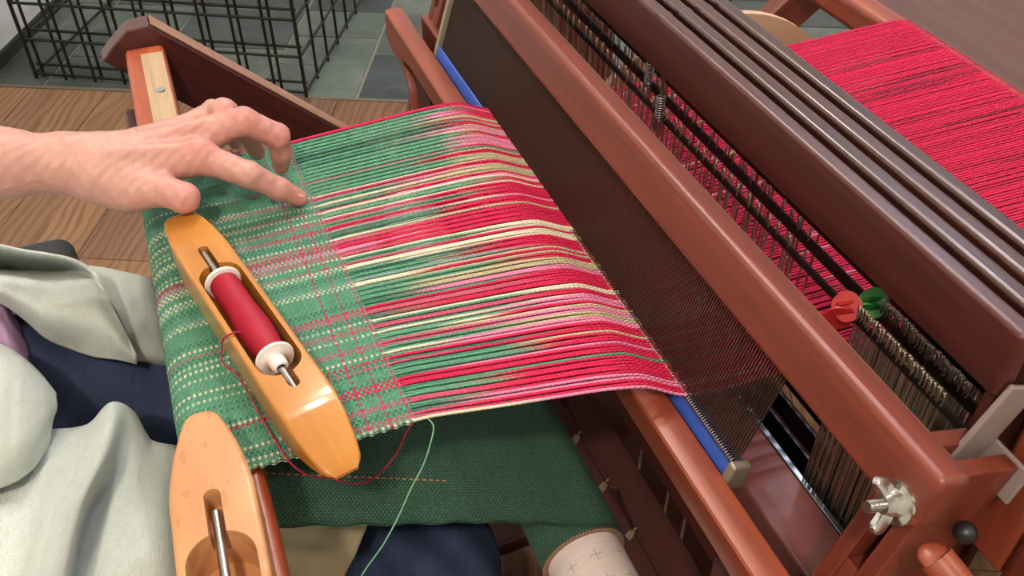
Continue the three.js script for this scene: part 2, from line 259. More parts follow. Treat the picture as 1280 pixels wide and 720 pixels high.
  const th = [ax(new THREE.CylinderGeometry(.0032, .0032, .022, 16)).translate(.012, 0, 0)]; for (let k = 0; k < 7; k++) th.push(new THREE.TorusGeometry(.0032, .0005, 5, 14).rotateY(Math.PI / 2).translate(.0145 + k * .0012, 0, 0));
  mesh('bolt', merge(th), M.steel, nut);
}

// ---------------------------------------------------------------- four heddle shafts
{
  const ring = (R, sx, sy, y) => new THREE.TorusGeometry(R, .0007, 5, 10).scale(sx, sy, 1).rotateY(Math.PI / 2 - .5).translate(0, y, 0);
  const H = .172;
  const heddleGeo = merge([new THREE.SphereGeometry(.0013, 8, 6).translate(0, H * .527, 0), new THREE.BoxGeometry(.0006, H * .47, .0017).translate(0, H * .255, 0), new THREE.BoxGeometry(.0006, H * .47, .0017).translate(0, -H * .255, 0), ring(.0022, .8, 1.8, 0), ring(.0022, 1, 1.9, H * .5), ring(.0024, .9, 1.7, -H * .5)]);
  const r = rng(9), names = ['front shaft with the heddles that show behind the beater', 'second shaft from the beater, its heddle bar a broad black line', 'third shaft from the beater, only its dark top bar showing', 'rear shaft, its dark top bar nearest the red back warp'];
  for (let k = 0; k < 4; k++) {
    const X = .2605 + k * .0168, t = thing('heddle_shaft', names[k], 'loom shaft', [X, 0, 0]);
    const bar = grain(new RoundedBoxGeometry(.0118, .043, .722, 4, .0032), 2, k * .31, k * .17).translate(0, .8385, -.045); mesh('wood_bar', bar, k ? M.shaft : M.dark, t);
    mesh('thumb_notch', new THREE.CylinderGeometry(.0065, .0065, .0118, 16).rotateZ(Math.PI / 2).scale(1, .06, .5).translate(0, .8588, -.045), M.blackBar, t);
    mesh('top_strip', spanBox(.003, .0064, .852, .8585, -.40, .312, .001, 2), M.blackBar, t);
    mesh('heddle_bar', spanBox(-.0009, .0009, k ? .7745 : .7775, .7835, -.40, .312, .0005, 2), M.blackBar, t);
    mesh('lower_bar', spanBox(-.0012, .0012, .611, .622, -.40, .312, .0005, 2), M.blackBar, t);
    mesh('lower_wood_bar', grain(new RoundedBoxGeometry(.0125, .04, .722, 2, .004), 2).translate(0, .575, -.045), M.dark, t);
    for (const z of [-.402, .312]) mesh('end_post', box(.008, .26, .006, .001, 1).translate(0, .70, z), M.dark, t);
    if (k < 2) {
      const pts = []; for (let j = 0; j <= 60; j++) pts.push(V(Math.cos(j * .9) * .0032, .800 - j * .0003, Math.sin(j * .9) * .0032)); const sp = mesh('hanger_spring', tube(pts, .0007, 180, 5), M.steel, t); sp.position.set(-.003, 0, -.03 - k * .05);
      mesh('hanger_hook', merge([box(.005, .012, .009, .001).translate(-.003, .775, -.03 - k * .05), rod(V(-.003, .80, -.03 - k * .05), V(-.003, .818, -.03 - k * .05), .0015)]), M.steel, t);
    }
    // heddles spread over the warp and bunched at both ends
    const zs = []; const spread = k < 2 ? 44 : 26; for (let j = 0; j < spread; j++) zs.push(lerp(-.33, .185, (j + r() * .5) / spread)); zs.splice(-3, 3);
    for (let j = 0; j < (k < 2 ? 31 : 16); j++) zs.push(.214 + j * (k < 2 ? .0024 : .0046) + r() * .0012);
    for (let j = 0; j < 10; j++) zs.push(-.39 + j * .005);
    for (const z of zs) { const m = mesh('heddle', heddleGeo, M.heddle, t); m.position.set((r() - .5) * .001, .6985 + .0015 * r(), z); m.rotation.y = (r() - .5) * .8; }
  }
}
for (const [x, z, c, label] of [[.2575, .206, 0xd02f30, 'small red translucent plastic clip on the front heddle bar'], [.2745, .209, 0x1f8a2c, 'small green translucent plastic clip on the second heddle bar']]) {
  const t = thing('heddle_clip', label, 'clip', [x, .784, z]), m = phys({ color: c, roughness: .35, transmission: .35, thickness: 0 }); t.scale.setScalar(.85);
  const sh = new THREE.Shape(); sh.moveTo(0, .004); sh.bezierCurveTo(.010, .006, .012, -.008, .009, -.016); sh.bezierCurveTo(.006, -.024, -.006, -.024, -.008, -.016); sh.bezierCurveTo(-.012, -.006, -.008, .004, 0, .004);
  const e = new THREE.ExtrudeGeometry(sh, { depth: .0012, bevelEnabled: true, bevelSize: .0006, bevelThickness: .0004, bevelSegments: 2, curveSegments: 8 });
  mesh('flap', e.clone().rotateY(-.5).rotateX(.25).translate(-.004, 0, .002), m, t);
  mesh('flap', e.clone().scale(1, .8, 1).rotateY(-.7).rotateX(-1.1).translate(.001, .003, -.006), m, t);
  mesh('hinge', rod(V(-.006, .003, -.002), V(.008, .004, .002), .0016, 8), m, t);
}

// ---------------------------------------------------------------- woven cloth and warp
const ENDS = 132, rgb = h => { const c = new THREE.Color(h); return [c.r, c.g, c.b]; }, srgb = h => [(h >> 16) & 255, (h >> 8) & 255, h & 255];
const RED = 0xc8104a, ROSE = 0xb9506a, GREEN = 0x518d71, DEEP = 0x3a6f5b, CREAM = 0xdcd2bc, OLIVE = 0xb9ae8e, PINK = 0xdb82a6, TEAL = 0x7b9893;
const ends = [];
{
  const r = rng(2024), pick = list => { let q = r(); for (const [c, w] of list) { if (q < w) return c; q -= w; } return list[0][0]; };
  let i = 0;
  while (i < ENDS) {
    const n = 1 + Math.floor(r() * 2.7), t = i / (ENDS - 1);
    const fell = t < .2 ? pick([[GREEN, .64], [DEEP, .24], [CREAM, .12]]) : t < .6 ? pick([[GREEN, .42], [DEEP, .16], [CREAM, .18], [ROSE, .17], [TEAL, .07]]) : pick([[GREEN, .46], [DEEP, .16], [CREAM, .17], [ROSE, .13], [TEAL, .08]]);
    const last = i ? ends[i - 1].reed : 0;
    const reed = fell === ROSE ? (r() < .75 ? RED : PINK) : fell === CREAM ? (r() < .5 ? CREAM : t < .6 ? OLIVE : PINK) : last !== RED ? (r() < (t < .4 ? .55 : .75) ? RED : pick([[OLIVE, .45], [PINK, .3], [GREEN, .25]])) : t < .5 ? pick([[OLIVE, .42], [PINK, .22], [GREEN, .22], [RED, .14]]) : pick([[RED, .55], [OLIVE, .18], [PINK, .2], [TEAL, .07]]);
    const mid = r() < .22 ? pick([[PINK, .5], [CREAM, .3], [TEAL, .2]]) : null;
    const x0 = t < .22 ? .09 + r() * .065 : t < .4 ? .05 + r() * .11 : t < .6 ? .03 + r() * .09 : .03 + r() * .085;
    for (let k = 0; k < n && i < ENDS; k++, i++) ends.push({ fell: fell === CREAM && k > 0 ? GREEN : fell, reed, mid, x0: x0 + (r() - .5) * .012, w: .012 + r() * .026 });
  }
  for (const [t, n, a, b] of [[0, 2, RED, RED], [.2, 1, ROSE, RED], [.265, 2, ROSE, RED], [.32, 1, ROSE, PINK], [.36, 2, ROSE, RED], [.39, 2, RED, RED], [.455, 2, RED, RED], [.475, 2, PINK, RED], [.53, 1, ROSE, RED], [.60, 1, CREAM, RED], [.68, 1, RED, RED], [.735, 2, ROSE, RED], [.79, 2, ROSE, PINK], [.83, 1, RED, RED], [.895, 3, RED, RED], [.95, 2, ROSE, RED], [.985, 2, ROSE, RED]])
    for (let k = 0; k < n; k++) { const e = ends[Math.min(ENDS - 1, Math.round(t * (ENDS - 1)) + k)]; Object.assign(e, { fell: a, reed: b, mid: null }); }
}
const FELL = u => [lerp(-.007, .006, u), .7215, lerp(-.1955, .1455, u)];
{
  const t = thing('woven_cloth', 'handwoven green cloth with red and cream stripes, its striped warp running back through the reed', 'cloth', [0, 0, 0]);
  // --- colour and relief of the plain weave in front of the fell
  const W = 1584, Hh = 1020, LEN = .215, PICKS = 102, r = rng(31); // 12 px per end, 10 px per pick
  const jitter = Array.from({ length: ENDS * PICKS }, () => r());
  const weft = []; for (let p = 0; p < PICKS; p++) weft.push(srgb(r() < .35 ? 0x4d8c6f : 0x579879)); for (const p of [1, 8, 15]) weft[p] = srgb(0xac4058);
  const cell = (x, y) => { const e = Math.min(ENDS - 1, Math.floor(x / 12)), p = Math.min(PICKS - 1, Math.floor(y / 10)), up = (e + p) % 2 === 0, fx = (x % 12) / 12 - .5, fy = (y % 10) / 10 - .5; const hgt = up ? Math.sqrt(clamp(1 - (fx * 2) ** 2)) * (.55 + .45 * Math.cos(fy * 2.9)) : Math.sqrt(clamp(1 - (fy * 2) ** 2)) * (.4 + .4 * Math.cos(fx * 2.9)); return { e, p, up, hgt }; };
  const cmap = texture(W, Hh, (u, v, x, y) => { const c = cell(x, y), j = jitter[c.p * ENDS + c.e]; let col = c.up ? srgb(ends[c.e].fell) : weft[c.p]; if (c.up && ends[c.e].fell === CREAM) col = mix3(col, srgb(GREEN), .12 + .3 * j); if (c.p > 24 && c.up && (ends[c.e].fell === ROSE || ends[c.e].fell === RED) && hash(c.e, 3, 8) < .75) col = mix3(col, hash(c.e, 4, 8) < .5 ? srgb(CREAM) : srgb(GREEN), smooth(20, 55, c.p)); return mix3(col, [30, 60, 45], .16 * (1 - clamp(c.hgt * 1.5)) + .08 * j); });
  const bmap = texture(W, Hh, (u, v, x, y) => cell(x, y).hgt, false);
  for (const q of [cmap, bmap]) q.wrapS = q.wrapT = THREE.ClampToEdgeWrapping;
  const web = std({ map: cmap, bumpMap: bmap, bumpScale: .0011, roughness: .85, side: THREE.DoubleSide });
  // path of the cloth from the fell over the breast beam, then under it and back to the roll
  const path = [[0, .7215], [-.03, .7212], [-.06, .7208], [-.09, .7206], [-.112, .7206], [-.122, .7195], [-.129, .716], [-.1335, .710], [-.135, .70], [-.135, .688], [-.133, .678], [-.128, .672]].map(a => V(a[0], a[1], 0));
  function sheet(pathPts, nu, nv, z0, z1, edge) {
    const cur = new THREE.CatmullRomCurve3(pathPts), L = cur.getLength(), pos = [], uv = [], idx = [], th = .0009, N = (nu + 1) * (nv + 1); const rr = [];
    for (let side = 0; side < 2; side++) for (let i = 0; i <= nu; i++) { const s = i / nu, p = cur.getPointAt(s), tg = cur.getTangentAt(s), nx = tg.y, ny = -tg.x; for (let j = 0; j <= nv; j++) { const w = j / nv, wob = edge(s, w), off = side ? -th : th; pos.push(p.x + nx * off + (lerp(-.007, .006, w)) * clamp(1 - s * 3), p.y + ny * off + wob, lerp(z0, z1, w) + (w === 0 || w === 1 ? .0009 * Math.sin(s * L * 900 + w * 3) : 0)); uv.push(w, s); } }
    for (let side = 0; side < 2; side++) for (let i = 0; i < nu; i++) for (let j = 0; j < nv; j++) { const a = side * N + i * (nv + 1) + j, b = a + 1, c = a + nv + 1, d = c + 1; side ? idx.push(a, c, b, b, c, d) : idx.push(a, b, c, b, d, c); }
    for (let i = 0; i < nu; i++) for (const j of [0, nv]) { const a = i * (nv + 1) + j, b = a + nv + 1; idx.push(a, b, a + N, b, b + N, a + N); }
    for (let j = 0; j < nv; j++) for (const i of [0, nu]) { const a = i * (nv + 1) + j; idx.push(a, a + 1, a + N, a + 1, a + 1 + N, a + N); }
    const g = new THREE.BufferGeometry(); g.setAttribute('position', new THREE.Float32BufferAttribute(pos, 3)); g.setAttribute('uv', new THREE.Float32BufferAttribute(uv, 2)); g.setIndex(idx); g.computeVertexNormals(); return g;
  }
  mesh('woven_web', sheet(path, 120, 100, -.1955, .1455, (s, w) => .0006 * Math.sin(w * 40 + s * 9) * clamp(s * 4) - .0004), web, t);
  // plain green twill-like cloth going back to the roll
  const dot = (x, y) => { const e = Math.floor(x / 16), p = Math.floor(y / 16), up = (e + p) % 2, fx = (x % 16) / 16 - .5, fy = (y % 16) / 16 - .5; return [up, up ? clamp(1 - 5 * fx * fx - 2.6 * fy * fy) : clamp(.75 - 4 * fy * fy), e, p]; };
  const tc = texture(256, 256, (u, v, x, y) => { const [up, h, e, p] = dot(x, y); return mix3([30, 66, 52], up ? [116, 160, 134] : [62, 112, 92], clamp(h * (.75 + .5 * hash(e, p, 4)))); });  // same cloth in darker greens, shade put into the colour
  const tb = texture(256, 256, (u, v, x, y) => dot(x, y)[1], false);
  tc.repeat.set(13, 14); tb.repeat.set(13, 14);
  const plain = std({ map: tc, bumpMap: tb, bumpScale: .0006, roughness: .9, side: THREE.DoubleSide });
  const back = [[-.128, .672], [-.12, .668], [-.09, .655], [-.04, .631], [.03, .597], [.09, .566], [.126, .544], [.15, .533], [.164, .515], [.1675, .498]].map(a => V(a[0], a[1], 0));
  mesh('returning_cloth', sheet(back, 60, 40, -.19, .1425, (s, w) => .001 * Math.sin(w * 11 + s * 6)), plain, t);
  const dash = []; for (let k = 0; k < 26; k++) { const f = k / 25, x = lerp(-.09, .03, f); dash.push(new THREE.CapsuleGeometry(.0007, .002, 3, 6).rotateZ(Math.PI / 2 - .47).translate(x, lerp(.6567, .5985, f), .098 + .006 * f)); }
  mesh('red_pick', merge(dash), std({ color: 0xc07a62, roughness: .9 }), t);
  // layers already wound on the roll
  const roll = mesh('cloth_roll', new THREE.CylinderGeometry(.0355, .0355, .335, 64, 1, true).rotateX(Math.PI / 2).translate(.131, .4985, -.024), plain, t);
  const spiral = []; for (let k = 0; k <= 110; k++) { const a = k * .17; spiral.push(V(.131 + Math.cos(a) * (.0325 + k * .00003), .4985 + Math.sin(a) * (.0325 + k * .00003), .1435)); } mesh('rolled_edge', tube(spiral, .0013, 300, 5), std({ map: texture(64, 8, (u) => (u * 4 % 1) < .35 ? [176, 60, 66] : (u * 4 % 1) < .5 ? [190, 170, 140] : [60, 110, 80], true, [60, 1]), roughness: .9 }), roll);
  // --- warp threads, fell to back beam
  const ply = texture(64, 64, (u, v) => { const a = (u + v) % 1; return 1 - Math.abs(a - .5) * 2; }, false);
  const threadMat = std({ vertexColors: true, bumpMap: ply, bumpScale: .0005, roughness: .8 });
  const rt = rng(404), RAD = .00106, SIDES = 6;
  for (let e = 0; e < ENDS; e++) {
    const u = (e + .5) / ENDS, E = ends[e], f = FELL(u), zr = lerp(-.212, .176, u) + (rt() - .5) * .0006, zb = lerp(-.204, .205, u) + (rt() - .5) * .0012, sh = e % 4, hx = .2605 + sh * .0168, hy = .697 + (rt() - .5) * .002;
    const up = e % 2 ? .0007 : -.0002;
    const cur = new THREE.CatmullRomCurve3([V(f[0] - .004, f[1] - .0006, f[2]), V(f[0] + .01, f[1] + up, lerp(f[2], zr, .06)), V(.06, .7222 + up, lerp(f[2], zr, .34)), V(.12, .7222 + up, lerp(f[2], zr, .67)), V(.150, .7195, lerp(f[2], zr, .84)), V(.172, .7085, zr), V(.186, .7035, zr), V(.22, .7, zr), V(hx, hy, zr), V(.40, .706, lerp(zr, zb, .4)), V(.60, .7178, zb), V(.645, .7182, zb), V(.6575, .712, zb), V(.6605, .68, zb), V(.62, .58, zb)], false, 'catmullrom', .3);
    const SEG = 66, pos = [], nor = [], col = [], uv = [], idx = [];
    const cf = rgb(E.fell), cr = rgb(E.reed), cm = E.mid ? rgb(E.mid) : null, redV = rgb(RED), tone = .92 + rt() * .16, deep = .8 + rt() * .25;
    const pale = rt() < .16 ? [.33 + rt() * .1, .03 + rt() * .06, rgb(rt() < .5 ? OLIVE : PINK)] : rt() < .12 ? [.5 + rt() * .12, .06, rgb(0x8a1236)] : null;
    for (let i = 0; i <= SEG; i++) {
      const s = i < 40 ? i / 40 * .34 : .34 + (i - 40) / (SEG - 40) * .66; const p = cur.getPointAt(s), tg = cur.getTangentAt(s), nz = V(0, 0, 1), ny = nz.clone().cross(tg).normalize();
      let c; if (p.x < .19) { c = mix3(cf, cm || cr, smooth(E.x0 - E.w, E.x0 + E.w, p.x)); if (cm) c = mix3(c, cr, smooth(E.x0 + .03 - E.w, E.x0 + .03 + E.w, p.x)); } else { c = mix3(cr, redV, smooth(.19, .26, p.x)); c = c.map(q => q * deep); if (pale && Math.abs(p.x - pale[0]) < pale[1]) c = pale[2]; }
      for (let k = 0; k <= SIDES; k++) { const a = k / SIDES * 2 * Math.PI, ca = Math.cos(a), sa = Math.sin(a); const n = V(ny.x * ca, ny.y * ca, sa); pos.push(p.x + n.x * RAD, p.y + n.y * RAD, p.z + n.z * RAD); nor.push(n.x, n.y, n.z); col.push(c[0] * tone, c[1] * tone, c[2] * tone); uv.push(p.x / .0036, k / SIDES); }
    }
    for (let i = 0; i < SEG; i++) for (let k = 0; k < SIDES; k++) { const a = i * (SIDES + 1) + k, b = a + SIDES + 1; idx.push(a, a + 1, b, a + 1, b + 1, b); }
    const g = new THREE.BufferGeometry(); g.setAttribute('position', new THREE.Float32BufferAttribute(pos, 3)); g.setAttribute('normal', new THREE.Float32BufferAttribute(nor, 3)); g.setAttribute('color', new THREE.Float32BufferAttribute(col, 3)); g.setAttribute('uv', new THREE.Float32BufferAttribute(uv, 2)); g.setIndex(idx);
    mesh('warp_thread', g, threadMat, t);
  }
}
// cloth beam: white paper-covered tube with printed crosses
{
  const t = thing('cloth_beam', 'white paper-covered cloth beam end printed with fine grid crosses', 'beam', [.131, .4985, 0]);
  const paper = texture(512, 512, (u, v, x, y) => { const gx = x % 128, gy = y % 128, line = (Math.abs(gx - 64) < 1.8 && Math.abs(gy - 64) < 30) || (Math.abs(gy - 64) < 1.8 && Math.abs(gx - 64) < 30) || (Math.abs(gx) < 2.5 && Math.abs(gy) < 2.5), f = fbm(u, v, 4, 40, 21); return line ? [150, 140, 138] : [222 + 16 * f, 208 + 16 * f, 204 + 16 * f]; });
  paper.repeat.set(2.25, 7.5);
  mesh('tube', new THREE.CylinderGeometry(.0318, .0318, .66, 48).rotateX(Math.PI / 2).translate(0, 0, LX + .02), std({ map: paper, roughness: .7 }), t);
}

// ---------------------------------------------------------------- boat shuttles and bobbins
const csg = new Evaluator(); csg.attributes = ['position', 'normal'];
const table = (T, d) => { let k = 1; while (k < T.length - 1 && T[k][0] < d) k++; const [a, b] = [T[k - 1], T[k]]; return lerp(a[1], b[1], clamp((d - a[0]) / (b[0] - a[0]))); };
function shuttleBody(mat, parent, HW, shape) {
  const L = .271, S = 120, K = 40, pos = [], idx = [];
  const prof = (s) => { // half width, bottom, top along the length
    const d = Math.min(s, L - s), e = s < L / 2; const hw = HW * (table(shape, Math.max(0, d - .0025)) + 2 * table(shape, d) + table(shape, d + .0025)) / 4; const tip = Math.sqrt(clamp(1 - (1 - clamp(d / .007)) ** 2));
    const slope = e ? .002 : .0145, top = .0305 - slope * (Math.sqrt((.044 - d) ** 2 + .000016) + .044 - d) / .088 - (1 - tip) * .004, bot = .0135 * Math.pow(1 - clamp(d / .075), 1.6) + (1 - tip) * .003;
    return [hw * (.5 + .5 * tip), bot, top];
  };
  for (let i = 0; i <= S; i++) {
    const q = i / S, s = L * (.5 - .5 * Math.cos(Math.PI * q)) , [hw, b, tp] = prof(clamp(s, .0003, L - .0003)), h = (tp - b) / 2, cy = (tp + b) / 2, rr = Math.min(.0026, hw * .8, h * .8);
    for (let k = 0; k < K; k++) { const side = Math.floor(k / (K / 4)), f = (k % (K / 4)) / (K / 4 - 1), a = (side * 90 + f * 90) * Math.PI / 180, cx = (side === 0 || side === 3 ? 1 : -1) * (hw - rr), c2 = (side < 2 ? 1 : -1) * (h - rr); pos.push(cx + rr * Math.cos(a), cy + c2 + rr * Math.sin(a), s); }
  }
  for (let i = 0; i < S; i++) for (let k = 0; k < K; k++) { const a = i * K + k, b = i * K + (k + 1) % K, c = a + K, d = b + K; idx.push(a, b, c, b, d, c); }
  const n0 = pos.length / 3; pos.push(0, prof(.0003)[1] * .5 + prof(.0003)[2] * .5, 0, 0, (prof(L - .0003)[1] + prof(L - .0003)[2]) / 2, L);
  for (let k = 0; k < K; k++) { idx.push(n0, (k + 1) % K, k); idx.push(n0 + 1, S * K + k, S * K + (k + 1) % K); }
  const g = new THREE.BufferGeometry(); g.setAttribute('position', new THREE.Float32BufferAttribute(pos, 3)); g.setIndex(idx); g.computeVertexNormals();
  const stadium = (z0, z1, w, y0, y1) => { const s = new THREE.Shape(); s.moveTo(-w, z0 + w); s.absarc(0, z0 + w, w, Math.PI, Math.PI * 2); s.lineTo(w, z1 - w); s.absarc(0, z1 - w, w, 0, Math.PI); s.lineTo(-w, z0 + w); const e = new THREE.ExtrudeGeometry(s, { depth: y1 - y0, bevelEnabled: false, curveSegments: 20 }); e.rotateX(Math.PI / 2).translate(0, y1, 0); return e; };
  const cut = (a, geo) => { const b = new Brush(mergeVertices(geo.deleteAttribute('uv'))); b.updateMatrixWorld(); return csg.evaluate(a, b, SUBTRACTION); };
  let A = new Brush(g); A.updateMatrixWorld();
  A = cut(A, stadium(.074, .196, .0142, .0065, .05)); A = cut(A, stadium(.051, .08, .0036, .0175, .05)); A = cut(A, stadium(.19, .209, .0036, .0175, .05));
  const out = grain(toCreasedNormals(A.geometry, .21), 2, Math.abs(parent.position.z) * 3);
  return mesh('shuttle_body', out, mat, parent);
}
function bobbin(t, yarnMat, fuzz) { // axis along local z, 9 cm long, centred on the spindle
  mesh('flange', new THREE.LatheGeometry([[.003, -.047], [.0045, -.047], [.0045, -.0445], [.0118, -.0445], [.0126, -.0435], [.0126, -.0425], [.0118, -.0415], [.003, -.0415]].map(a => new THREE.Vector2(...a)), 40).rotateX(Math.PI / 2), M.white, t);
  mesh('flange', new THREE.LatheGeometry([[.003, .0415], [.0118, .0415], [.0126, .0425], [.0126, .0435], [.0118, .0445], [.0055, .0445], [.0052, .053], [.003, .053]].map(a => new THREE.Vector2(...a)), 40).rotateX(Math.PI / 2), M.white, t);
  const pts = []; for (let i = 0; i <= 150; i++) { const s = i / 150, z = -.0413 + s * .0826; pts.push(new THREE.Vector2(.0086 + .0016 * Math.sin(Math.PI * s) + .0006 * Math.cos(s * 9) + .0005 * (i % 2), z)); }
  mesh('wound_yarn', new THREE.LatheGeometry(pts, 28).rotateX(Math.PI / 2), yarnMat, t);
}
function shuttle(name, label, mat, pos, dir, size, HW, shape, pin) {
  const t = thing(name, label, 'shuttle', pos); t.rotation.y = Math.atan2(dir[0], dir[1]); t.scale.setScalar(size);
  shuttleBody(mat, t, HW, shape);
  mesh('spindle', merge([rod(V(0, .0255, pin[0]), V(0, .0235, .208), pin[1], 16), new THREE.SphereGeometry(pin[1], 12, 8).translate(0, .0255, pin[0])]), M.steel, t);
  return t;
}
const S1 = shuttle('boat_shuttle', 'honey coloured boat shuttle with a red bobbin lying across the cloth', M.shuttle, [-.106, .7225, -.083], [.062, .27], 1, .0182, [[0, .5], [.003, .58], [.008, .69], [.018, .82], [.034, .94], [.05, 1], [.2, 1]], [.0535, .0029]);
const S2 = shuttle('boat_shuttle', 'pale maple boat shuttle at the bottom, lying on the breast beam', M.maple, [-.115, .7195, .119], [-.006, .27], 1.22, .0182, [[0, .3], [.004, .42], [.012, .57], [.026, .79], [.04, .93], [.052, 1], [.2, 1]], [.0605, .0021]);
const inShuttle = (S, p) => { S.updateMatrixWorld(true); return p.applyMatrix4(S.matrixWorld); };
for (const [S, label, c, name] of [[S1, 'white bobbin wound with bright red yarn in the honey coloured shuttle', 0x9a0626, 'red'], [S2, 'white bobbin in the pale shuttle, only its flange end showing', 0x4f9a70, 'green']]) {
  const t = thing('bobbin', label, 'bobbin'); t.position.copy(inShuttle(S, V(0, .0247, name === 'red' ? .132 : .149))); t.quaternion.copy(S.quaternion); t.scale.copy(S.scale);
  bobbin(t, std({ color: c, roughness: .62 }));
}
// loose ends of yarn
{
  const red = std({ color: 0x9c1236, roughness: .8 }), P = (x, y, z) => inShuttle(S1, V(x, y, z));
  const pts = [P(-.006, .018, .150), P(-.0105, .0315, .148), P(-.0192, .0305, .146), P(-.0225, .018, .141), P(-.0255, .012, .148), P(-.0215, .010, .160), P(-.0215, .004, .195), P(-.021, .001, .232), V(-.070, .7215, .157), V(-.052, .690, .145), V(-.030, .664, .135), V(-.012, .682, .138), V(-.002, .712, .1445), V(.003, .7215, .1455)];
  tag(mesh('red_yarn', tube(pts, .00062, 160, 6), red, scene), 'dark red yarn looping from the honey coloured shuttle to the cloth edge', 'yarn');
  const green = std({ color: 0x86c4a2, roughness: .8 });
  tag(mesh('green_yarn', tube([[.012, .7205, .145], [.0145, .716, .148], [.010, .70, .151], [.004, .685, .1525], [-.005, .67, .1545], [-.016, .65, .158], [-.029, .63, .1615], [-.047, .60, .1605], [-.062, .56, .162]], .00055, 90, 6), green, scene), 'pale green yarn end hanging from the near cloth edge', 'yarn');
}

// ---------------------------------------------------------------- black wire dog crate
{
  const a = room(-1.187, 0, -1.517), t = thing('wire_crate', 'black wire dog crate standing on the slate floor', 'crate', [a.x, 0, a.z]); t.rotation.y = ROOM_TURN - .06;
  const Wd = .695, D = 1.05, H = .56, r = .0038, vert = new THREE.CylinderGeometry(r, r, H, 8).translate(0, H / 2, 0), hx = new THREE.CylinderGeometry(r, r, Wd, 8).rotateZ(Math.PI / 2).translate(Wd / 2, 0, 0), hz = new THREE.CylinderGeometry(r, r, D, 8).rotateX(Math.PI / 2).translate(0, 0, -D / 2);
  const w = (g, x, y, z) => mesh('wire', g, M.black, t).position.set(x, y, z);
  for (const q of [0, 1]) { for (let k = 0; k <= 9 - q; k++) w(vert, k * Wd / 9 + q * .0125, 0, -q * .012); for (let k = 0; k <= 5; k++) w(hx, 0, .012 + k * .093 + q * .018, -q * .016); }
  for (let k = 1; k <= 11; k++) w(vert, Wd, 0, -k * .092); for (let k = 0; k <= 5; k++) { w(hz, Wd, .014 + k * .093, 0); w(hz, 0, .014 + k * .093, 0); }
  for (let k = 0; k <= 5; k++) w(hx, 0, .016 + k * .093, -D);
  for (let k = 1; k <= 8; k++) { w(vert, k * Wd / 9, 0, -D); }
  for (let k = 0; k <= 6; k++) w(hz, k * Wd / 6, H, 0);
  mesh('corner_post', new THREE.CylinderGeometry(.0045, .0045, H, 10).translate(Wd, H / 2, .003), M.black, t);
  mesh('corner_post', new THREE.CylinderGeometry(.0038, .0038, H, 10).translate(0, H / 2, .003), M.black, t);
}
// weaver's black bench
{
  const t = thing('weaving_bench', 'black bench under the weaver, its rounded corner showing on the left', 'bench', [-.52, 0, -.05]);
  mesh('seat', new RoundedBoxGeometry(.56, .05, .81, 4, .018).translate(0, .478, .0), M.rubber, t);
  for (const x of [-.2, .2]) for (const z of [-.32, .32]) mesh('leg', new THREE.CylinderGeometry(.018, .018, .455, 16).translate(x, .2275, z), M.rubber, t);
}

